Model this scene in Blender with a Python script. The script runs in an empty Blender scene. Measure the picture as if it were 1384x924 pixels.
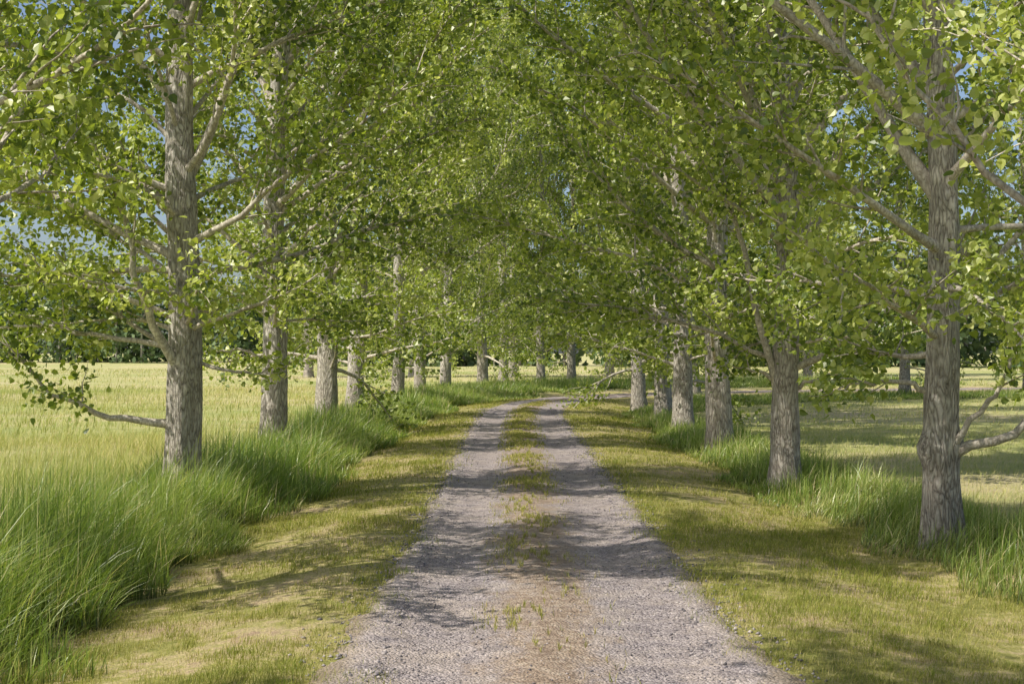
import bpy, math, time
import numpy as np
from mathutils import Vector
T0=time.time()
scene=bpy.context.scene
R=np.random.default_rng(7)

# ------------------------------------------------------------ helpers
TAB=np.random.default_rng(3).random((256,256))
def vn(x,y,s=1.0,o=0):
    x=np.asarray(x)*s+o*17.3+1000; y=np.asarray(y)*s+o*9.1+1000
    xi=np.floor(x).astype(int); yi=np.floor(y).astype(int)
    fx=x-xi; fy=y-yi; fx=fx*fx*(3-2*fx); fy=fy*fy*(3-2*fy)
    a=TAB[xi&255,yi&255]; b=TAB[(xi+1)&255,yi&255]; c=TAB[xi&255,(yi+1)&255]; d=TAB[(xi+1)&255,(yi+1)&255]
    return (a*(1-fx)+b*fx)*(1-fy)+(c*(1-fx)+d*fx)*fy
def sstep(a,b,x):
    t=np.clip((x-a)/(b-a),0,1); return t*t*(3-2*t)

class MB:
    def __init__(s): s.v=[];s.t=[];s.q=[];s.tm=[];s.qm=[];s.a=[];s.b=[];s.n=0
    def add(s,v,f,mat=0,a=None,b=None):
        v=np.asarray(v,float).reshape(-1,3); f=np.asarray(f,int)
        if len(v)==0: return
        s.v.append(v)
        s.a.append(np.zeros(len(v)) if a is None else np.asarray(a,float))
        s.b.append(np.zeros(len(v)) if b is None else np.asarray(b,float))
        if f.shape[1]==3: s.t.append(f+s.n); s.tm.append(np.full(len(f),mat))
        else: s.q.append(f+s.n); s.qm.append(np.full(len(f),mat))
        s.n+=len(v)
    def mesh(s,name,mats,smooth=None):
        V=np.concatenate(s.v)
        t=np.concatenate(s.t) if s.t else np.zeros((0,3),int)
        q=np.concatenate(s.q) if s.q else np.zeros((0,4),int)
        mi=np.concatenate(s.tm+s.qm)
        me=bpy.data.meshes.new(name)
        me.vertices.add(len(V)); me.vertices.foreach_set('co',V.astype(np.float32).ravel())
        L=np.concatenate([t.ravel(),q.ravel()]); me.loops.add(len(L)); me.loops.foreach_set('vertex_index',L.astype(np.int32))
        tot=np.concatenate([np.full(len(t),3),np.full(len(q),4)]); st=np.concatenate([[0],np.cumsum(tot)[:-1]])
        me.polygons.add(len(tot)); me.polygons.foreach_set('loop_start',st.astype(np.int32))
        for m in mats: me.materials.append(m)
        me.polygons.foreach_set('material_index',mi.astype(np.int32))
        if smooth is not None:
            me.polygons.foreach_set('use_smooth',np.isin(mi,smooth))
        me.update(calc_edges=True)
        for nm,arr in (('rnd',s.a),('tt',s.b)):
            at=me.attributes.new(nm,'FLOAT','POINT'); at.data.foreach_set('value',np.concatenate(arr).astype(np.float32))
        return me
def obj(name,me,loc=(0,0,0),rz=0,sc=1):
    o=bpy.data.objects.new(name,me); scene.collection.objects.link(o)
    o.location=loc; o.rotation_euler=(0,0,rz); o.scale=(sc,sc,sc); return o

# ------------------------------------------------------------ material helpers
def newmat(name):
    m=bpy.data.materials.new(name); m.use_nodes=True; nt=m.node_tree; nt.nodes.clear()
    out=nt.nodes.new('ShaderNodeOutputMaterial'); return m,nt,out
def N(nt,t,**k):
    n=nt.nodes.new(t)
    for a,b in k.items(): setattr(n,a,b)
    return n
def ramp(nt,fac,stops,interp='LINEAR'):
    r=N(nt,'ShaderNodeValToRGB'); cr=r.color_ramp; cr.interpolation=interp
    while len(cr.elements)<len(stops): cr.elements.new(0.5)
    for e,(p,c) in zip(cr.elements,stops):
        e.position=p; e.color=(*c,1) if len(c)==3 else c
    nt.links.new(fac,r.inputs[0]); return r.outputs[0]
def noise(nt,vec,scale,detail=4,rough=0.55):
    n=N(nt,'ShaderNodeTexNoise'); n.inputs['Scale'].default_value=scale; n.inputs['Detail'].default_value=detail
    n.inputs['Roughness'].default_value=rough; nt.links.new(vec,n.inputs['Vector']); return n.outputs['Fac']
def mixc(nt,fac,a,b,mode='MIX'):
    m=N(nt,'ShaderNodeMix',data_type='RGBA',blend_type=mode)
    for i,v in ((0,fac),(6,a),(7,b)):
        if hasattr(v,'links'): nt.links.new(v,m.inputs[i])
        else: m.inputs[i].default_value=v if i==0 else (*v,1)
    return m.outputs[2]
def math_(nt,op,a,b=0.5,c=None,clamp=False):
    m=N(nt,'ShaderNodeMath',operation=op); m.use_clamp=clamp
    for i,v in enumerate((a,b) if c is None else (a,b,c)):
        if hasattr(v,'links'): nt.links.new(v,m.inputs[i])
        else: m.inputs[i].default_value=v
    return m.outputs[0]
def mapr(nt,v,a,b,c=0,d=1):
    m=N(nt,'ShaderNodeMapRange'); nt.links.new(v,m.inputs[0])
    for i,x in enumerate((a,b,c,d)): m.inputs[i+1].default_value=x
    return m.outputs[0]
def attr(nt,name): return N(nt,'ShaderNodeAttribute',attribute_name=name).outputs['Fac']
def objco(nt,scale=None):
    tc=N(nt,'ShaderNodeTexCoord').outputs['Object']
    if scale is None: return tc
    mp=N(nt,'ShaderNodeMapping'); mp.inputs['Scale'].default_value=scale; nt.links.new(tc,mp.inputs[0]); return mp.outputs[0]
def bump(nt,h,strength,dist):
    b=N(nt,'ShaderNodeBump'); b.inputs['Strength'].default_value=strength; b.inputs['Distance'].default_value=dist
    nt.links.new(h,b.inputs['Height']); return b.outputs[0]
def princ(nt,out,col,rough=0.8,nrm=None,spec=0.3):
    p=N(nt,'ShaderNodeBsdfPrincipled'); p.inputs['Roughness'].default_value=rough
    p.inputs['Specular IOR Level'].default_value=spec
    nt.links.new(col,p.inputs['Base Color'])
    if nrm is not None: nt.links.new(nrm,p.inputs['Normal'])
    if out is not None: nt.links.new(p.outputs[0],out.inputs[0])
    return p

def leafy_mat(name,stops,trans=0.4,gloss=0.0,rough=0.4,base_dark=None,tmul=(1.3,1.35,0.6)):
    m,nt,out=newmat(name)
    col=ramp(nt,attr(nt,'rnd'),stops)
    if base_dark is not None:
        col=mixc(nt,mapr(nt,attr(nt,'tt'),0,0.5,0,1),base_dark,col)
    p=N(nt,'ShaderNodeBsdfDiffuse'); nt.links.new(col,p.inputs[0])
    tr=N(nt,'ShaderNodeBsdfTranslucent')
    nt.links.new(mixc(nt,1.0,col,tmul,'MULTIPLY'),tr.inputs[0])
    ms=N(nt,'ShaderNodeMixShader'); ms.inputs[0].default_value=trans
    nt.links.new(p.outputs[0],ms.inputs[1]); nt.links.new(tr.outputs[0],ms.inputs[2]); last=ms.outputs[0]
    if gloss>0:
        gl=N(nt,'ShaderNodeBsdfGlossy'); gl.inputs['Roughness'].default_value=rough; gl.inputs[0].default_value=(1,1,1,1)
        m2=N(nt,'ShaderNodeMixShader'); m2.inputs[0].default_value=gloss
        nt.links.new(last,m2.inputs[1]); nt.links.new(gl.outputs[0],m2.inputs[2]); last=m2.outputs[0]
    nt.links.new(last,out.inputs[0])
    return m

leafM=leafy_mat('poplar_leaf',[(0,(0.10,0.155,0.022)),(0.45,(0.29,0.36,0.058)),(0.85,(0.50,0.55,0.14)),(1,(0.64,0.66,0.30))],0.45,0.045,0.42)  # palest stop is a glint painted into the leaf colour
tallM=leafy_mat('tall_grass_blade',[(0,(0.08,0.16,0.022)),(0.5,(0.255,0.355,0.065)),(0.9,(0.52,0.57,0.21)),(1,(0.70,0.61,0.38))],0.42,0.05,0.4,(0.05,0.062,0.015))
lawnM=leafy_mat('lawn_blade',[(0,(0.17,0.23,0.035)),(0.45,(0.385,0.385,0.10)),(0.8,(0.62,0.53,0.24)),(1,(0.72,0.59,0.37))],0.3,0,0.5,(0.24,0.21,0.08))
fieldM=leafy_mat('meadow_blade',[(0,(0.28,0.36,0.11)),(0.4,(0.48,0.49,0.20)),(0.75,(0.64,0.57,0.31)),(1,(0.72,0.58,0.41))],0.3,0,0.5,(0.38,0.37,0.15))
woodsM=leafy_mat('distant_foliage',[(0,(0.08,0.125,0.065)),(0.6,(0.16,0.22,0.11)),(1,(0.26,0.32,0.17))],0.25)  # distance haze put into the colour: lighter, bluer greens

# bark
def bark(name,dark,mid,light,fs,zs,bs,basedark=False):
    m,nt,out=newmat(name)
    co=objco(nt,(1,1,zs))
    nz=N(nt,'ShaderNodeTexNoise'); nz.inputs['Scale'].default_value=6; nz.inputs['Detail'].default_value=4; nt.links.new(co,nz.inputs['Vector'])
    va=N(nt,'ShaderNodeVectorMath',operation='MULTIPLY_ADD'); va.inputs[1].default_value=(0.22,0.22,0.22)
    nt.links.new(nz.outputs['Color'],va.inputs[0]); nt.links.new(co,va.inputs[2])
    v=N(nt,'ShaderNodeTexVoronoi',feature='DISTANCE_TO_EDGE'); v.inputs['Scale'].default_value=fs; nt.links.new(va.outputs[0],v.inputs['Vector'])
    e=mapr(nt,v.outputs['Distance'],0,0.3)
    fine=noise(nt,va.outputs[0],fs*1.6,5,0.75)
    h=math_(nt,'ADD',math_(nt,'MULTIPLY',e,0.35),math_(nt,'MULTIPLY',fine,0.8))
    c=ramp(nt,h,[(0.26,dark),(0.48,mid),(0.76,light)])
    big=noise(nt,objco(nt),1.8,4)
    c=mixc(nt,mapr(nt,big,0.45,0.7,0,0.35),c,(0.38,0.365,0.31))
    c=mixc(nt,1.0,c,ramp(nt,noise(nt,objco(nt),5,5,0.7),[(0.3,(0.65,0.65,0.66)),(0.7,(1.25,1.25,1.23))]),'MULTIPLY')
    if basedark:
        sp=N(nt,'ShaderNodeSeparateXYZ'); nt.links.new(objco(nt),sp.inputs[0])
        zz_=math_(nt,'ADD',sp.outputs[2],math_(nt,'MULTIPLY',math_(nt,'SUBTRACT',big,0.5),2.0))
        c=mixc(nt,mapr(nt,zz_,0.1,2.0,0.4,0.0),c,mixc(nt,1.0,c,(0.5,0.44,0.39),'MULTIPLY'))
    princ(nt,out,c,0.9,bump(nt,h,1.0,bs),0.15); return m
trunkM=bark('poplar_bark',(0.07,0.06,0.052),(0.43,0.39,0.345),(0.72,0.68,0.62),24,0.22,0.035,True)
limbM=bark('poplar_limb_bark',(0.22,0.19,0.16),(0.48,0.425,0.36),(0.68,0.63,0.56),20,0.6,0.006)

# ------------------------------------------------------------ path + terrain
CL=np.array([(0.2,-40),(0.2,-20),(0.22,0),(0.22,20),(0.22,36),(0.38,44),(1.0,50),(2.5,55.5),(5,59.5),(9,63),(15,66),(25,69.5),(45,74),(80,80)],float)
def smooth_path(P,step=0.5):
    d=np.r_[0,np.cumsum(np.hypot(*np.diff(P,axis=0).T))]
    s=np.arange(0,d[-1],step); q=np.c_[np.interp(s,d,P[:,0]),np.interp(s,d,P[:,1])]
    k=9; pad=np.r_[np.repeat(q[:1],k,0),q,np.repeat(q[-1:],k,0)]
    w=np.ones(2*k+1)/(2*k+1)
    return np.c_[np.convolve(pad[:,0],w,'valid'),np.convolve(pad[:,1],w,'valid')]
CP=smooth_path(CL)
SEG=CP[::3]
def lateral(x,y):
    x=np.ravel(x);y=np.ravel(y); out=np.empty(len(x))
    A=SEG[:-1];B=SEG[1:];D=B-A;L2=(D**2).sum(1)
    for i in range(0,len(x),20000):
        px=x[i:i+20000,None]-A[:,0];py=y[i:i+20000,None]-A[:,1]
        t=np.clip((px*D[:,0]+py*D[:,1])/L2,0,1)
        ex=px-t*D[:,0];ey=py-t*D[:,1];dd=ex*ex+ey*ey;j=dd.argmin(1);r=np.arange(len(j))
        sg=np.sign(D[j,1]*px[r,j]-D[j,0]*py[r,j]); out[i:i+20000]=np.sqrt(dd[r,j])*np.where(sg==0,1,sg)
    return out
def terr(x,y,s=None):
    if s is None: s=lateral(x,y)
    a=np.abs(s)
    h=-0.16*np.exp(-((a-3.3)/1.0)**2)*sstep(1.2,2.2,a)
    w=sstep(1.3,2.5,a)
    h=h+w*(0.05*(vn(x,y,0.6)-0.5)+0.02*(vn(x,y,2.5,1)-0.5))+0.006*(vn(x,y,5,2)-0.5)
    h=h+sstep(8,60,a)*0.5*(vn(x,y,0.03,3)-0.5)
    return h

# ground sheet
xs=np.unique(np.round(np.r_[np.arange(-9,9.01,0.15),np.arange(-30,30,1.0),-np.geomspace(30,900,26),np.geomspace(30,900,26)],3))
ys=np.unique(np.round(np.r_[np.arange(-6,40,0.3),np.arange(40,95,0.5),np.arange(-30,-6,2.0),-np.geomspace(30,700,12),np.geomspace(95,1200,30)],3))
X,Y=np.meshgrid(xs,ys); x=X.ravel();y=Y.ravel(); s=lateral(x,y); z=terr(x,y,s)
z=z-0.05*(1-sstep(0.85,1.15,np.abs(s)))
nx,ny=len(xs),len(ys)
I=np.arange(nx*ny).reshape(ny,nx)
F=np.stack([I[:-1,:-1],I[:-1,1:],I[1:,1:],I[1:,:-1]],-1).reshape(-1,4)
g=MB(); g.add(np.c_[x,y,z],F,0,a=sstep(4.2,5.6,np.abs(s)),b=s)
gm,nt,out=newmat('grass_ground')
co=objco(nt)
n1=noise(nt,co,0.9,5); n2=noise(nt,co,7,5,0.7); n3=noise(nt,co,60,3,0.7)
lawn=ramp(nt,math_(nt,'ADD',math_(nt,'MULTIPLY',n1,0.5),math_(nt,'MULTIPLY',n2,0.5)),[(0.36,(0.22,0.235,0.065)),(0.47,(0.39,0.37,0.13)),(0.55,(0.57,0.47,0.27)),(0.63,(0.48,0.35,0.25))])
f1=noise(nt,objco(nt,(0.5,1,1)),0.07,5,0.6); f2=noise(nt,objco(nt,(0.6,1,1)),0.6,5,0.7)
fld=ramp(nt,math_(nt,'ADD',math_(nt,'MULTIPLY',f1,0.6),math_(nt,'MULTIPLY',f2,0.4)),[(0.36,(0.30,0.37,0.12)),(0.47,(0.48,0.49,0.20)),(0.56,(0.62,0.55,0.30)),(0.66,(0.68,0.55,0.39))])
c=mixc(nt,attr(nt,'rnd'),lawn,fld)
c=mixc(nt,1.0,c,ramp(nt,n3,[(0.3,(0.6,0.6,0.55)),(0.7,(1.2,1.2,1.2))]),'MULTIPLY')
princ(nt,out,c,0.95,bump(nt,math_(nt,'ADD',n3,n2),0.7,0.05),0.1)
obj('ground',g.mesh('ground',[gm],[0]))

# road
rp=smooth_path(CL,0.2)
rp=rp[(rp[:,1]>-15)]
tg=np.gradient(rp,axis=0); tg/=np.linalg.norm(tg,axis=1)[:,None]; nrm=np.c_[tg[:,1],-tg[:,0]]
U=np.linspace(-1,1,41)
hw=1.17+0.17*(1-sstep(7,15,rp[:,1]))
ragL=0.16*(vn(rp[:,0]*0,rp[:,1]+rp[:,0],1.3,5)-.5)+0.20*(vn(rp[:,0]*0,rp[:,1]+rp[:,0],4,6)-.5)
ragR=0.16*(vn(rp[:,0]*0,rp[:,1]+rp[:,0],1.1,7)-.5)+0.20*(vn(rp[:,0]*0,rp[:,1]+rp[:,0],3.7,8)-.5)
W=np.where(U[None,:]<0,(hw+ragL)[:,None],(hw+ragR)[:,None])
lat=U[None,:]*W
px=rp[:,0:1]+nrm[:,0:1]*lat; py=rp[:,1:2]+nrm[:,1:2]*lat
hz=0.006*(vn(px,py,5,2)-0.5)+0.014-0.022*np.exp(-((np.abs(lat)-0.68)/0.25)**2)+0.016*np.exp(-(lat/0.2)**2)+0.010*(vn(px,py,3,9)-.5)+0.008*(vn(px,py,9,10)-.5)
hz=hz-0.03*sstep(0.93,1.0,np.abs(U))[None,:]+0.012*np.exp(-((np.abs(lat)-1.1)/0.1)**2)
def roadz(x,y,s): 
    return 0.006*(vn(x,y,5,2)-0.5)+0.014-0.022*np.exp(-((np.abs(s)-0.68)/0.25)**2)+0.016*np.exp(-(s/0.2)**2)+0.010*(vn(x,y,3,9)-.5)+0.008*(vn(x,y,9,10)-.5)
ny_,nx_=lat.shape; I=np.arange(ny_*nx_).reshape(ny_,nx_)
F=np.stack([I[:-1,:-1],I[:-1,1:],I[1:,1:],I[1:,:-1]],-1).reshape(-1,4)
g=MB(); g.add(np.c_[px.ravel(),py.ravel(),hz.ravel()],F,0,a=lat.ravel())
rm,nt,out=newmat('gravel_surface')
co=objco(nt)
v=N(nt,'ShaderNodeTexVoronoi'); v.inputs['Scale'].default_value=55; nt.links.new(co,v.inputs['Vector'])
v2=N(nt,'ShaderNodeTexVoronoi'); v2.inputs['Scale'].default_value=130; nt.links.new(co,v2.inputs['Vector'])
sepc=N(nt,'ShaderNodeSeparateColor'); nt.links.new(v.outputs['Color'],sepc.inputs[0])
sepc2=N(nt,'ShaderNodeSeparateColor'); nt.links.new(v2.outputs['Color'],sepc2.inputs[0])
cell=math_(nt,'ADD',math_(nt,'MULTIPLY',sepc.outputs[0],0.5),math_(nt,'MULTIPLY',sepc2.outputs[1],0.5))
grav=ramp(nt,cell,[(0.1,(0.145,0.125,0.13)),(0.5,(0.34,0.295,0.30)),(0.9,(0.58,0.515,0.505))])
nb=noise(nt,co,1.6,6,0.7)
grav=mixc(nt,mapr(nt,nb,0.40,0.64,0,0.7),grav,(0.48,0.405,0.35))
grav=mixc(nt,1.0,grav,ramp(nt,noise(nt,co,5,5,0.7),[(0.35,(0.72,0.72,0.74)),(0.62,(1.1,1.1,1.1))]),'MULTIPLY')
al=math_(nt,'ABSOLUTE',attr(nt,'rnd'),0)
nn=noise(nt,objco(nt,(1,0.45,1)),3.2,6,0.7)
cm=math_(nt,'ADD',al,math_(nt,'MULTIPLY',math_(nt,'SUBTRACT',nn,0.5),1.5))
cmask=mapr(nt,cm,0.42,0.12)
soil=ramp(nt,noise(nt,co,13,6,0.82),[(0.3,(0.15,0.105,0.08)),(0.5,(0.34,0.26,0.20)),(0.7,(0.58,0.49,0.40))])
c=mixc(nt,cmask,grav,soil)
emask=mapr(nt,math_(nt,'ADD',al,math_(nt,'MULTIPLY',math_(nt,'SUBTRACT',nn,0.5),0.5)),1.08,1.3,0,0.8)
c=mixc(nt,emask,c,(0.28,0.22,0.14))
hh=math_(nt,'ADD',math_(nt,'MULTIPLY',math_(nt,'SUBTRACT',1.0,v.outputs['Distance']),0.7),math_(nt,'MULTIPLY',noise(nt,co,25,5,0.7),0.9))
princ(nt,out,c,0.95,bump(nt,hh,0.85,0.025),0.15)
obj('gravel_road',g.mesh('gravel_road',[rm],[0]))

# loose gravel stones
n=42000
yy=5+40*R.random(n)**2.0
ss=np.where(R.random(n)<0.62,np.sign(R.random(n)-.5)*(1.14+0.17*R.standard_normal(n)),R.uniform(-1.1,1.1,n))
keep=(np.abs(ss)>0.35)|(R.random(n)<0.3); keep&=(R.random(n)<np.where(np.abs(ss)>1.25,0.4,1)); yy=yy[keep];ss=ss[keep]; xx=ss+0.22; n=len(xx)
zz=np.where(np.abs(ss)<1.15,roadz(xx,yy,ss),np.maximum(terr(xx,yy,ss),-0.01))
O=np.array([(1,0,0),(0,1,0),(-1,0,0),(0,-1,0),(0,0,1),(0,0,-1)],float)
sz=(0.004+0.010*R.random(n)**2.2)*np.where(np.abs(ss)>0.95,1.25,0.8)
P=O[None]*(1+0.5*(R.random((n,6,1))-.5)); P=P+0.3*(R.random((n,6,3))-.5)
P*=np.stack([sz*R.uniform(.8,1.4,n),sz*R.uniform(.8,1.4,n),sz*R.uniform(.5,.9,n)],-1)[:,None]
th=R.random(n)*6.28; cs,sn=np.cos(th)[:,None],np.sin(th)[:,None]
P=np.stack([P[...,0]*cs-P[...,1]*sn,P[...,0]*sn+P[...,1]*cs,P[...,2]],-1)+np.stack([xx,yy,zz+sz*0.3],-1)[:,None]
f=np.array([(0,1,4),(1,2,4),(2,3,4),(3,0,4),(1,0,5),(2,1,5),(3,2,5),(0,3,5)])
g=MB(); g.add(P.reshape(-1,3),(f[None]+6*np.arange(n)[:,None,None]).reshape(-1,3),0,a=np.repeat(R.random(n),6))
sm,nt,out=newmat('stone'); princ(nt,out,ramp(nt,attr(nt,'rnd'),[(0,(0.12,0.11,0.115)),(0.6,(0.28,0.25,0.255)),(1,(0.48,0.43,0.41))]),0.85)
obj('gravel',g.mesh('gravel',[sm]))

# ------------------------------------------------------------ grass
def blades(mb,root,L,Wd,lean,bend,segs,rnd,mat=0,facing=None):
    n=len(root)
    a=R.random(n)*6.283 if facing is None else facing
    wx=np.cos(a);wy=np.sin(a)
    vs=[];ts=[]
    for k in range(segs+1):
        t=k/segs
        hh=L*(t-0.35*bend*t*t); off=L*bend*0.85*t**1.8
        cx=root[:,0]+lean[:,0]*off; cy=root[:,1]+lean[:,1]*off; cz=root[:,2]+hh
        w=Wd*0.5*(1-t**1.6)*(0.75+0.5*min(t*3,1)*0.5)
        if k<segs:
            vs.append(np.stack([cx-wx*w,cy-wy*w,cz],-1)); vs.append(np.stack([cx+wx*w,cy+wy*w,cz],-1)); ts+=[t,t]
        else: vs.append(np.stack([cx,cy,cz],-1)); ts.append(1)
    V=np.stack(vs,1); m=V.shape[1]; fs=[]
    for k in range(segs-1):
        b=2*k; fs+=[(b,b+1,b+3),(b,b+3,b+2)]
    b=2*(segs-1); fs.append((b,b+1,b+2))
    F=(np.array(fs)[None]+m*np.arange(n)[:,None,None]).reshape(-1,3)
    mb.add(V.reshape(-1,3),F,mat,a=np.repeat(rnd,m),b=np.tile(ts,n))
def leanvec(n,mx,my,sp):
    v=np.c_[mx+sp*R.standard_normal(n),my+sp*R.standard_normal(n)]; return v/np.maximum(np.linalg.norm(v,axis=1),.3)[:,None]

LI=np.array([(-2.85,-8),(-2.85,8),(-2.75,16),(-2.6,36),(-1.8,47),(0,57),(3,65),(7,70),(14,74),(25,77)],float)
LO=np.array([(-5.0,-8),(-5.0,8),(-4.8,16),(-4.7,36),(-4.5,50),(-3.6,63),(-1,72),(3,78),(10,82),(22,84)],float)
RI=np.array([(3.75,-8),(3.75,10),(3.5,16),(3.3,24),(3.2,36),(3.6,44),(5,50),(9,55),(15,58.5),(24,62)],float)
RO=np.array([(5.4,-8),(5.4,10),(5.1,16),(4.9,24),(4.9,36),(5.1,41),(7.2,47),(11,51),(17,54),(26,57)],float)
def strip(mb,A,B,dens,hgt,mx,my):
    k=len(A)-1
    for i in range(k):
        a0,a1,b0,b1=A[i],A[i+1],B[i],B[i+1]
        area=0.5*(np.linalg.norm(a1-a0)+np.linalg.norm(b1-b0))*0.5*(np.linalg.norm(b0-a0)+np.linalg.norm(b1-a1))
        d=max(4,0.5*(a0[1]+a1[1]))
        n=int(area*dens*min(1,(13/d))**1.0) 
        if a0[1]<0: n=int(area*250)
        t=R.random(n); u=R.random(n)
        yv=a0[1]*(1-t)+a1[1]*t
        e=1.0*(vn(yv*0,yv,0.7,11)-.5)+0.6*(vn(yv*0,yv,2.6,12)-.5)
        u=u+e*(1-u)*0.45
        p=((a0*(1-t)[:,None]+a1*t[:,None])*(1-u)[:,None]+(b0*(1-t)[:,None]+b1*t[:,None])*u[:,None])
        cl=vn(p[:,0],p[:,1],2.2,13); keep=R.random(n)<0.2+1.2*cl; p=p[keep];u=u[keep];cl=cl[keep]; n=len(p)
        edge=np.minimum(1,0.35+2.0*np.minimum(np.clip(u,0,1),1.05-u))
        hmod=(0.38+0.6*vn(p[:,0],p[:,1],0.7,14)+0.6*vn(p[:,0],p[:,1],2.4,16))
        far=sstep(20,50,p[:,1])
        L=hgt*(1-0.35*far)*hmod*edge*R.uniform(0.45,1.2,n)
        dd=np.hypot(p[:,0],p[:,1])
        Wd=R.uniform(0.005,0.012,n)*np.clip(dd/14,1,3.5)
        z=terr(p[:,0],p[:,1])
        wind=vn(p[:,0],p[:,1],0.9,15)
        lean=leanvec(n,mx*(0.1+wind),my,0.85)
        bend=np.clip(0.25+0.5*wind+0.38*R.standard_normal(n),0.03,1.25)
        rnd=np.clip(0.1+0.3*cl+0.45*vn(p[:,0],p[:,1],0.6,17)+0.22*R.standard_normal(n),0,0.93); rnd[R.random(n)<0.08]=1
        segs=4 if a1[1]<26 else 3
        blades(mb,np.c_[p,z-0.01],L,Wd,lean,bend,segs,rnd)
g=MB()
strip(g,LI,LO,1350,0.82,0.9,-0.25)
strip(g,RI,RO,1100,0.50,0.8,-0.25)
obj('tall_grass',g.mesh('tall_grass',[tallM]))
print('tall grass',g.n,time.time()-T0)

# lawn verges + centre tufts
g=MB()
def lawn(x0,x1,y0,y1,dens,l0,l1,w):
    n=int((x1-x0)*(y1-y0)*dens)
    s_=R.uniform(x0,x1,n); y_=R.uniform(y0,y1,n)
    j=np.clip(np.searchsorted(rp[:,1],y_),0,len(rp)-1)
    x_=rp[j,0]+s_*nrm[j,0]; yq=y_+s_*nrm[j,1]
    cl=vn(x_,yq,1.3,20)*0.5+vn(x_,yq,5,21)*0.5
    ed=sstep(0.95,1.35,np.abs(s_)+0.4*(vn(x_,yq,2.5,22)-.5))
    keep=R.random(n)<ed*np.clip((cl-0.27)*2.4,0.05,1)
    x_,yq,s_,cl=x_[keep],yq[keep],s_[keep],cl[keep]; n=len(x_)
    z=terr(x_,yq,s_)
    L=R.uniform(l0,l1,n)*(0.5+1.0*cl); 
    rnd=np.clip(0.92-0.95*cl+0.24*R.standard_normal(n),0,1)
    blades(g,np.c_[x_,yq,z-0.004],L,w*R.uniform(.7,1.3,n),leanvec(n,0.3,0,1),R.uniform(0.1,0.9,n),2,rnd)
for (a,b) in ((-3.3,-0.85),(0.85,3.9)):
    lawn(a,b,5.5,11,3600,0.025,0.075,0.004)
    lawn(a,b,11,18,1900,0.03,0.08,0.006)
    lawn(a,b,18,32,700,0.03,0.085,0.010)
    lawn(a,b,32,54,280,0.04,0.09,0.018)
n=90000; s_=0.20*R.standard_normal(n)-0.02; y_=5.5+46*R.random(n)**1.5
m_=vn(y_*0+s_*2,y_,1.1,25)*0.45+vn(s_*6,y_,6,26)*0.55
far=sstep(9,24,y_)
keep=(m_>0.61-0.06*far)&(R.random(n)<0.8)&(np.abs(s_)<0.5); s_,y_,m_=s_[keep],y_[keep],m_[keep]; n=len(s_)
j=np.clip(np.searchsorted(rp[:,1],y_),0,len(rp)-1); x_=rp[j,0]+s_
blades(g,np.c_[x_,y_,roadz(x_,y_,s_)-0.003],R.uniform(0.02,0.08,n),0.0055*np.clip(y_/12,1,2.4),leanvec(n,0.1,0,1),R.uniform(0.1,0.9,n),2,np.clip(0.45+0.3*R.standard_normal(n),0,1))
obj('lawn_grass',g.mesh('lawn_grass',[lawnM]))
print('lawn',g.n,time.time()-T0)

# meadow blades
g=MB()
def meadow(x0,x1,y0,y1,n,l0,l1,w):
    x_=R.uniform(x0,x1,n);y_=R.uniform(y0,y1,n)
    s_=lateral(x_,y_); keep=(np.abs(s_)>4.6)&(np.abs(x_)<y_*0.45+4)&(R.random(n)<0.15+vn(x_,y_,0.7,30)*1.2); x_,y_,s_=x_[keep],y_[keep],s_[keep]; n=len(x_)
    z=terr(x_,y_,s_); big=vn(x_,y_,0.12,31)
    blades(g,np.c_[x_,y_,z-.01],R.uniform(l0,l1,n)*(0.6+0.8*vn(x_,y_,1,32)),w*R.uniform(.6,1.3,n),leanvec(n,0.5,-.1,0.8),R.uniform(0.1,0.9,n),2,np.clip(0.12+0.65*big+0.27*R.standard_normal(n),0,1))
meadow(-14,-4.6,10,30,55000,0.10,0.36,0.009)
meadow(-30,-4.6,30,70,45000,0.10,0.32,0.02)
meadow(-60,30,70,150,20000,0.12,0.30,0.05)
meadow(4.8,16,10,34,50000,0.05,0.14,0.011)
meadow(4.8,34,34,80,40000,0.06,0.16,0.024)
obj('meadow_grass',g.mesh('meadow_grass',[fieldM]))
print('meadow',g.n,time.time()-T0)

# ------------------------------------------------------------ trees
def tube(mb,P,r,sides,mat,disp=None):
    P=np.asarray(P,float); n=len(P)
    T=np.gradient(P,axis=0); T/=np.linalg.norm(T,axis=1)[:,None]+1e-9
    mt=np.abs(T.mean(0)); ref=np.zeros(3); ref[mt.argmin()]=1
    A=np.cross(T,ref); A/=np.linalg.norm(A,axis=1)[:,None]+1e-9; B=np.cross(T,A)
    th=np.arange(sides)/sides*2*np.pi
    rr=np.broadcast_to(np.asarray(r)[:,None],(n,sides))
    if disp is not None: rr=rr*disp(P[:,2][:,None],th[None,:])
    V=P[:,None]+A[:,None]*(np.cos(th)[None,:,None]*rr[...,None])+B[:,None]*(np.sin(th)[None,:,None]*rr[...,None])
    I=np.arange(n*sides).reshape(n,sides); J=np.roll(I,-1,1)
    F=np.stack([I[:-1],J[:-1],J[1:],I[1:]],-1).reshape(-1,4)
    mb.add(V.reshape(-1,3),F,mat)
def norm(v): return v/(np.linalg.norm(v)+1e-9)
def resample(P,n):
    P=np.asarray(P,float); d=np.r_[0,np.cumsum(np.linalg.norm(np.diff(P,axis=0),axis=1))]
    s=np.linspace(0,d[-1],n); Q=np.stack([np.interp(s,d,P[:,k]) for k in range(3)],-1)
    for _ in range(2): Q[1:-1]=0.25*Q[:-2]+0.5*Q[1:-1]+0.25*Q[2:]
    return Q,d[-1]
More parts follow.
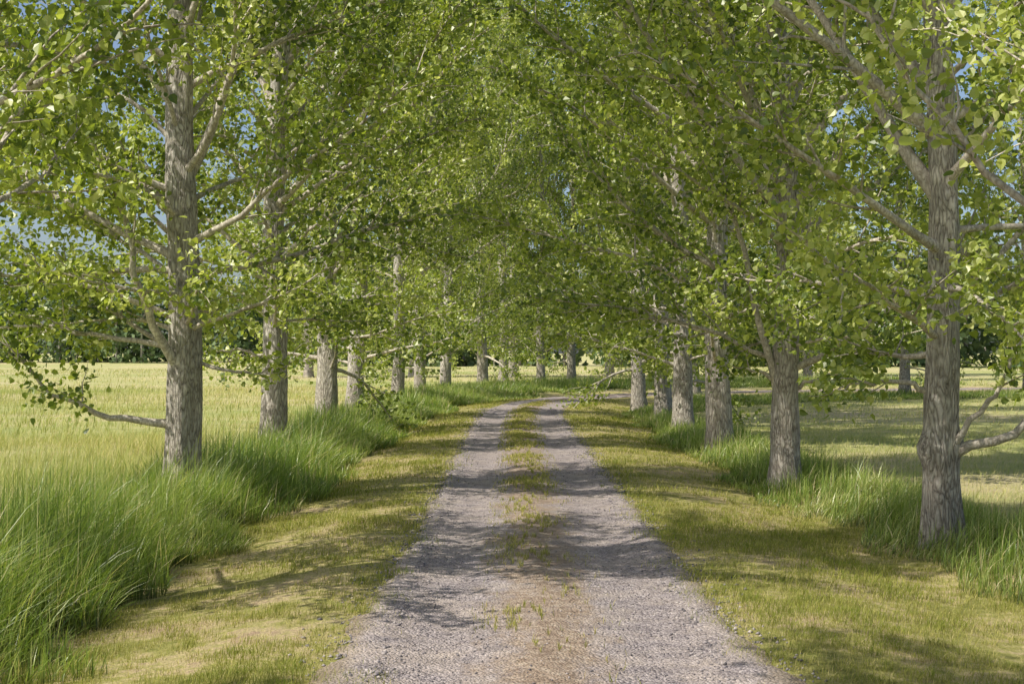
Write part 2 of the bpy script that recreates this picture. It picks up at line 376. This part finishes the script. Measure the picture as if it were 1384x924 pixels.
def leaves(mb,pos,size,r,simple,cvar):
    n=len(pos)
    nr=r.standard_normal((n,3))+np.array([-0.3,-0.35,0.5]); nr/=np.linalg.norm(nr,axis=1)[:,None]
    d=r.standard_normal((n,3))+np.array([0,0,-0.7]); d-= (d*nr).sum(1)[:,None]*nr; d/=np.linalg.norm(d,axis=1)[:,None]+1e-9
    w=np.cross(nr,d); L=size*r.uniform(0.55,1.25,n)
    def pt(a,b,c): return pos+d*(a*L)[:,None]+w*(b*L)[:,None]+nr*(c*L)[:,None]
    rnd=np.clip(0.42+cvar+0.22*r.standard_normal(n),0,1); rnd[r.random(n)<0.03]=1  # a few leaves take the painted pale glint colour
    if simple:
        V=np.stack([pt(0,0,0),pt(.35,.48,.10),pt(1,0,-0.05),pt(.35,-.48,.10)],1); F=np.array([(0,1,2,3)]); m=4
    else:
        V=np.stack([pt(0,0,0),pt(.12,.36,.08),pt(.5,.40,.10),pt(1.02,0,-.08),pt(.5,-.40,.10),pt(.12,-.36,.08)],1); F=np.array([(0,1,2,3),(0,3,4,5)]); m=6
    mb.add(V.reshape(-1,3),(F[None]+m*np.arange(n)[:,None,None]).reshape(-1,4),2,a=np.repeat(rnd,m))

def tree(name,seed,H=17.5,rb=0.22,zb=1.8,Rc=4.3,nl=60,leafsize=0.080,per=7,simple=False,custom=(),sides=20,lean=(0,0),burl=None,detail=True,inward=None,narrow=0.3,shoots=8):
    r=np.random.default_rng(seed); mb=MB()
    zz=np.r_[np.arange(-0.15,6.5,0.07 if detail else 0.3),np.arange(6.5,H+0.01,0.4)]
    ph=r.random(8)*6.28
    def ctr(z):
        z=np.asarray(z,float); c=np.clip(z/3,0,1); q=np.clip(z/H,0,1)**1.5
        return np.stack([lean[0]*q+0.07*np.sin(z*0.7+ph[0])*c,lean[1]*q+0.07*np.sin(z*0.6+ph[1])*c,z],-1)
    def rad(z):
        z=np.asarray(z,float); return rb*(np.clip(1-z/H,0,1)**0.95*0.97+0.03)*(1+0.38*np.exp(-np.clip(z,0,None)/0.28))
    def disp(z,th):
        k=1+0.045*np.sin(3*th+ph[2]+z*.5)+0.03*np.sin(5*th+ph[3]-z*1.1)+0.03*np.sin(z*5+2*th+ph[4])+0.05*(vn(th*4+0*z,z*3,1,seed)-.5)+0.10*(vn(th*3.2+0*z+.5*z,z*1.2,1.6,seed+1)-.5)*(1 if detail else 0)
        k=k+np.exp(-np.clip(z,0,None)/0.25)*0.16*np.sin(5*th+ph[5])
        if burl is not None:
            for (bz,bt,ba) in burl: k=k+ba*np.exp(-((z-bz)/0.12)**2)*np.exp(-(((th-bt+np.pi)%(2*np.pi)-np.pi)/0.9)**2)
        return k
    tube(mb,ctr(zz),rad(zz),sides,0,disp)
    anchors=[]; cv=[]
    def limb(Q,L,r0,leaf0=0.2,dens=1.0,reach=1.0):
        n=len(Q); tt=np.linspace(0,1,n); lv=r.normal()*0.13
        tube(mb,Q,r0*(1-tt)**0.9*0.93+0.005+r0*0.35*np.exp(-tt*18),7 if detail else 5,1)
        ns=max(3,int(L/0.26*dens)); a=r.random()*6.28
        for k in range(ns):
            t=leaf0+(1-leaf0)*(k+r.random()*0.8)/ns; t=min(t,0.99)
            i=min(int(t*(n-1)),n-2); f=t*(n-1)-i; p=Q[i]*(1-f)+Q[i+1]*f; tan=norm(Q[i+1]-Q[i])
            a+=2.4+r.normal()*.4
            u=norm(np.cross(tan,(0.1,0.2,1))); v=np.cross(tan,u)
            side=u*math.cos(a)+v*math.sin(a)*0.8
            ang=math.radians(r.uniform(30,60)); dr=norm(tan*math.cos(ang)+side*math.sin(ang)+np.array([0,0,0.2]))
            l=(0.32+0.34*L*(1-t)*reach)*r.uniform(0.6,1.25); l=min(l,1.7)
            m=5; q=[p]
            for _ in range(m-1):
                dr=norm(dr+r.normal(0,.13,3)+np.array([0,0,-0.03])); q.append(q[-1]+dr*l/(m-1))
            q=np.array(q); tube(mb,q,np.linspace(min(0.014,r0*.4)*(.5+l*.5)+.003,0.003,m),3,1)
            na=max(3,int(l/0.095)); ta=np.linspace(0.2,1.02,na)
            s_=ta*(m-1); ii=np.clip(s_.astype(int),0,m-2); ff=(s_-ii)[:,None]
            anchors.append(q[ii]*(1-ff)+q[ii+1]*ff); cv.append(np.full(na,lv+r.normal()*0.14))
        na=max(3,int(L*5)); ta=np.linspace(max(leaf0,0.5),1.0,na); s_=ta*(n-1); ii=np.clip(s_.astype(int),0,n-2); ff=(s_-ii)[:,None]
        anchors.append(Q[ii]*(1-ff)+Q[ii+1]*ff); cv.append(np.full(na,lv))
    az=r.random()*6.28
    for k in range(nl):
        u=(k+r.random()*.7)/nl; z=zb+(H-0.5-zb)*u**1.08
        az+=2.4+r.normal()*0.35
        el=math.radians(np.clip(24+40*min(1,u*1.8)+r.normal()*10,-5,70))
        if u<0.12: el=math.radians(r.uniform(-2,35))
        reach=Rc*(1-u)**0.5*r.uniform(0.68,1.1)*(0.85 if u<0.08 else 1)*(1-narrow*abs(math.sin(az)))
        if inward is not None: reach*=1+0.22*max(0,math.cos(az-inward))*(1 if u>0.15 else 0.3)
        L=max(0.5,reach/max(math.cos(el),0.55))
        n=9; dr=np.array([math.cos(az)*math.cos(el),math.sin(az)*math.cos(el),math.sin(el)])
        p=ctr(z); q=[p]
        droop=r.uniform(-0.01,0.05)-(0.04 if u<0.15 else 0)
        for _ in range(n-1):
            dr=norm(dr+r.normal(0,0.10,3)+np.array([0,0,droop])); q.append(q[-1]+dr*L/(n-1))
        limb(np.array(q),L,min(0.010+0.0085*L,float(rad(z))*0.45)*r.uniform(.7,1.2))
    for k in range(shoots):
        z=r.uniform(zb+0.1,zb+7); az_=r.random()*6.28; el=math.radians(r.uniform(10,60)); L=r.uniform(0.6,1.3)
        dr=np.array([math.cos(az_)*math.cos(el),math.sin(az_)*math.cos(el),math.sin(el)]); p=ctr(z); q=[p]
        for _ in range(6): dr=norm(dr+r.normal(0,0.12,3)); q.append(q[-1]+dr*L/6)
        limb(np.array(q),L,0.010,0.25,1.3,1)
    for (pts,r0,leaf0,dens) in custom:
        Q,L=resample(pts,14); Q=Q.copy()
        Q[1:-1]+=r.normal(0,0.02,(12,3)); limb(Q,L,r0,leaf0,dens,0.7)
    A=np.concatenate(anchors); C=np.concatenate(cv)
    A=np.repeat(A,per,0); C=np.repeat(C,per); A=A+r.normal(0,0.10,A.shape)
    leaves(mb,A,leafsize,r,simple,C)
    me=mb.mesh(name,[trunkM,limbM,leafM],[0,1])
    print(name,len(A),time.time()-T0)
    return me

def place(me,x,y,rz=0,sc=1):
    return obj('poplar_tree',me,(x,y,float(terr(np.array([x]),np.array([y]))[0])),rz,sc)
L1=tree('poplar_l1',11,custom=[
   ([(-.1,0,.98),(-.75,-.1,1.05),(-1.35,-.15,1.25),(-1.9,-.2,1.7),(-2.15,-.2,2.1)],.05,.35,0.9),
   ([(-.0,-.1,1.65),(-.25,-.45,2.1),(-.45,-.6,2.7),(-.5,-.7,3.5),(-.85,-.8,4.3),(-1.3,-.9,5.6)],.055,.35,1.0),
   ([(.1,-.1,2.1),(.7,-.3,2.35),(1.5,-.5,2.6),(2.1,-.6,3.0)],.028,.3,0.8),
   ([(.1,0,1.75),(.55,-.1,1.62),(.95,-.1,1.6),(1.4,-.2,1.75)],.025,.4,0.8),
   ([(-.1,.1,1.9),(-1.0,.2,2.1),(-2.2,.2,2.2),(-3.4,.2,2.0)],.035,.25,1.0),
   ([(-.1,-.1,2.3),(-1.0,-.4,2.7),(-2.2,-.7,2.8),(-3.2,-.9,2.6)],.035,.25,1.0),
   ([(0,.1,1.8),(-.9,.6,2.3),(-2.0,1.0,2.9),(-3.2,1.2,3.3)],.035,.25,1.1),
   ([(0,0,2.7),(-.7,.4,3.2),(-1.6,.7,3.7),(-2.8,.9,3.9)],.03,.2,1.4),
   ([(0,0,3.2),(-.6,-.3,3.8),(-1.3,-.5,4.2),(-2.4,-.7,4.6)],.03,.2,1.4),
   ([(0,0,3.4),(-.8,.5,4.2),(-1.7,.9,4.7),(-3.0,1.1,5.0)],.03,.2,1.4),
   ([(0,0,4.4),(-.8,.1,5.1),(-1.8,.2,5.6),(-3.2,.2,6.4)],.03,.2,1.4),
   ([(0,0,3.0),(-1.0,.2,3.5),(-2.4,.4,4.2),(-3.8,.4,5.0),(-4.8,.4,5.6)],.05,.3,1.2),
   ([(0,0,3.9),(.35,-.1,4.5),(.7,-.1,5.3),(.9,0,6.6),(1.0,0,8)],.07,.3,0.8),
   ([(-.1,0,3.6),(-.6,0,4.1),(-1.5,-.1,4.6),(-2.6,-.2,5.6),(-3.6,-.2,6.4),(-4.4,-.2,7.4)],.06,.3,1.2)],
   nl=72,zb=2.0,rb=0.225,sides=40,lean=(0.3,0),Rc=4.7,shoots=6)
L2=tree('poplar_l2',12,custom=[
   ([(0,0,4.4),(.6,-.3,4.9),(1.5,-.6,5.9),(2.3,-.8,6.6),(3.1,-.9,7.4),(3.6,-.9,8.2)],.065,.5,0.7),
   ([(0,0,3.4),(.4,-.1,3.7),(.9,-.3,4.2),(1.6,-.5,4.5),(2.3,-.5,5.0)],.045,.4,0.7),
   ([(-.1,0,1.7),(-.5,-.1,1.9),(-1.1,-.2,1.85),(-1.6,-.2,1.9)],.03,.35,0.8),
   ([(0,0,2.4),(-1.0,.2,3.0),(-2.4,.4,3.8),(-3.8,.4,4.4),(-5.0,.4,4.8)],.04,.3,1.3),
   ([(0,0,3.2),(-1.0,.2,4.0),(-2.4,.4,5.2),(-3.8,.4,6.4),(-5.2,.4,7.2)],.05,.3,1.2)],nl=72,zb=2.0,rb=0.24,sides=36,lean=(0.4,0),inward=0,Rc=4.6,shoots=8)
R1=tree('poplar_r1',13,custom=[
   ([(.1,-.05,.9),(.4,-.2,1.0),(.9,-.3,1.3),(1.6,-.3,1.75),(2.3,-.3,2.2)],.05,.35,0.9),
   ([(.1,-.1,1.0),(.3,-.25,1.3),(.5,-.35,1.65),(.9,-.4,2.4)],.03,.4,0.8),
   ([(-.1,0,1.5),(-.4,-.1,1.62),(-.8,-.2,1.6),(-1.2,-.2,1.5)],.025,.35,0.9),
   ([(.1,0,2.4),(.8,.3,3.0),(1.6,.5,3.8),(2.6,.6,4.8)],.035,.3,1.1)],
   nl=70,zb=1.8,rb=0.175,sides=40,burl=[(0.95,0.3,.45),(1.0,3.3,.4),(0.85,4.7,.3)],lean=(-.2,0),inward=math.pi,shoots=16)
R2=tree('poplar_r2',14,custom=[
   ([(-.1,0,1.35),(-.3,-.1,2.0),(-.5,-.15,2.9),(-.75,-.2,3.9),(-1.2,-.3,5.2),(-1.5,-.3,6.5)],.055,.4,0.7),
   ([(.1,0,1.4),(.4,-.1,1.55),(.75,-.1,1.6),(1.2,-.1,1.9)],.03,.4,0.8),
   ([(-.1,0,1.5),(-.5,-.1,1.7),(-1.0,-.1,1.75)],.028,.4,0.8)],nl=70,zb=1.6,rb=0.20,sides=36,lean=(-.4,0),inward=math.pi,Rc=4.6,shoots=12)
L0=tree('poplar_l0',15,nl=60,zb=2.8,rb=0.22,sides=24,Rc=4.1,leafsize=0.078,custom=[
   ([(0,.1,2.6),(-.6,1.0,2.9),(-1.1,2.2,3.3),(-1.5,3.4,3.8)],.03,.3,1.0),
   ([(0,.1,3.4),(.1,1.0,3.9),(-.3,2.2,4.6),(-.6,3.4,5.4)],.03,.3,1.1),
   ([(0,.1,3.0),(.1,1.2,3.4),(-.1,2.4,4.0),(-.4,3.8,4.6)],.03,.3,1.1),
   ([(0,.1,2.7),(.4,.9,3.1),(.5,2.0,3.6),(.4,3.0,4.2)],.028,.3,1.0)])
R0=tree('poplar_r0',16,nl=50,zb=3.2,rb=0.22,sides=24,Rc=3.6,leafsize=0.066,custom=[
   ([(0,0,1.6),(-.8,.0,2.1),(-1.6,.1,2.5),(-2.2,.1,3.1),(-2.5,.1,3.6),(-2.8,.2,4.5)],.032,.55,0.7),
   ([(0,.1,2.8),(-.6,1.0,3.2),(-1.0,2.0,3.7),(-1.3,3.0,4.4)],.028,.3,1.0),
   ([(0,.1,2.4),(-.3,1.0,2.9),(-.4,2.0,3.5),(-.6,3.2,4.3)],.028,.3,1.0)])
place(L1,-4.07,17.5); place(L2,-4.27,25.5); place(R1,4.22,14.0); place(R2,3.9,20.3)
place(L0,-4.3,10.3); place(R0,4.4,7.4)
farv=[tree('poplar_far_%d'%i,30+i,H=19,nl=60,zb=1.1+0.22*(i%3),Rc=4.8,leafsize=0.108,per=4,simple=True,sides=14,detail=(i<2),rb=0.23,lean=(0.9,0),inward=0,narrow=.36,shoots=16) for i in range(5)]
k=0
LL=[(-4.25,32.5,0),(-4.35,39.3,0),(-3.95,49,-.2),(-3.65,56.5,-.4),(-3.0,64,-.7),(-1.45,70,-1),(-.47,75.5,-1.2),(1.6,78,-1.4),(3.4,81,-1.4),(7.5,83.5,-1.4),(12.5,85,-1.4),(18,86.5,-1.4)]
RL=[(3.95,27,3.14),(4.05,33.5,3.14),(4.2,39.5,3.14),(4.1,46,3.0),(6.6,51.5,2.7),(10.8,55,2.4),(16,58,2),(22,60.5,1.8)]
for (x,y,rz) in LL+RL:
    place(farv[k%5],x,y,rz+R.normal()*.3,R.uniform(.95,1.08)*(1.12 if y>60 else 1)); k+=1
for (x,y) in [(-14,98),(-7,101),(0,99),(7,102),(14,99),(21,101)]:
    place(farv[k%5],x,y,R.random()*6.28,R.uniform(1.3,1.45)); k+=1
bk=tree('poplar_back',50,nl=52,zb=4.2,Rc=3.8,leafsize=0.12,per=3,simple=True,sides=12,detail=False)
for (x,y) in [(-4.3,3.4),(-4.3,-3.6),(-4.3,-10.6),(4.5,0.4)]: place(bk,x,y,R.normal()*.3)

# ------------------------------------------------------------ distant woods
g=MB(); r=np.random.default_rng(99)
cent=[]
for xx_ in np.arange(-230,260,5.0):
    for row in range(3):
        yb=240+row*9
        if xx_>8: yb=150+row*9+0.12*xx_
        if -30<xx_<=8: yb=180+row*9
        cent.append((xx_+r.uniform(-3,3),yb+r.uniform(-4,4),r.uniform(9,17)+row*2))
for (cx,cy,h) in cent:
    nb=7
    for b in range(nb):
        bz=h*(0.12+0.8*b/nb); br=(2.9+r.uniform(-.5,.7))*(1-0.55*(b/nb)**2)
        bx,by=cx+r.uniform(-1.5,1.5),cy+r.uniform(-1.5,1.5)
        m=80; v=r.standard_normal((m,3)); v/=np.linalg.norm(v,axis=1)[:,None]; v*=r.uniform(.7,1.05,(m,1))
        P=np.c_[bx+v[:,0]*br,by+v[:,1]*br,np.abs(bz+v[:,2]*br*0.95)]
        nr=v+r.standard_normal((m,3))*.5+[0,0,.3]; nr/=np.linalg.norm(nr,axis=1)[:,None]
        d=r.standard_normal((m,3)); d-=(d*nr).sum(1)[:,None]*nr; d/=np.linalg.norm(d,axis=1)[:,None]; w=np.cross(nr,d); sz=r.uniform(.3,.65,m)[:,None]
        V=np.stack([P-d*sz,P+w*sz*.7,P+d*sz,P-w*sz*.7],1)
        g.add(V.reshape(-1,3),(np.array([0,1,2,3])[None]+4*np.arange(m)[:,None]),0,a=np.repeat(np.clip(0.45+0.25*r.standard_normal(m)+r.uniform(-.2,.2),0,1),4))
    tz=np.array([0,h*.5,h*.9]); tube(g,np.c_[cx+0*tz,cy+0*tz,tz],np.array([.25,.18,.05]),5,1)
obj('distant_woods',g.mesh('distant_woods',[woodsM,trunkM]))
print('woods',g.n,time.time()-T0)

# ------------------------------------------------------------ light, world, camera
S=Vector((-0.76,-0.40,0.98)).normalized()
sun=bpy.data.lights.new('sun','SUN'); sun.energy=5.0; sun.angle=math.radians(0.5); sun.color=(1,0.94,0.82)
so=bpy.data.objects.new('sun',sun); scene.collection.objects.link(so); so.rotation_euler=S.to_track_quat('Z','Y').to_euler(); so.location=(-20,-10,30)
w=bpy.data.worlds.new('World'); scene.world=w; w.use_nodes=True; nt=w.node_tree
bg=nt.nodes['Background']; sk=nt.nodes.new('ShaderNodeTexSky'); sk.sky_type='NISHITA'; sk.sun_disc=False
sk.sun_elevation=math.asin(S.z); sk.sun_rotation=math.atan2(S.x,S.y); sk.dust_density=2.5; sk.air_density=0.8
nt.links.new(sk.outputs[0],bg.inputs[0]); bg.inputs[1].default_value=0.15
cam=bpy.data.cameras.new('camera'); cam.lens=50; cam.sensor_width=36; cam.clip_end=3000; cam.clip_start=0.05
co_=bpy.data.objects.new('camera',cam); scene.collection.objects.link(co_); co_.location=(0,0,1.8); co_.rotation_euler=(math.radians(90.39),0,0)
scene.camera=co_
scene.view_settings.view_transform='Standard'; scene.view_settings.look='None'; scene.view_settings.exposure=0
print('done',time.time()-T0)
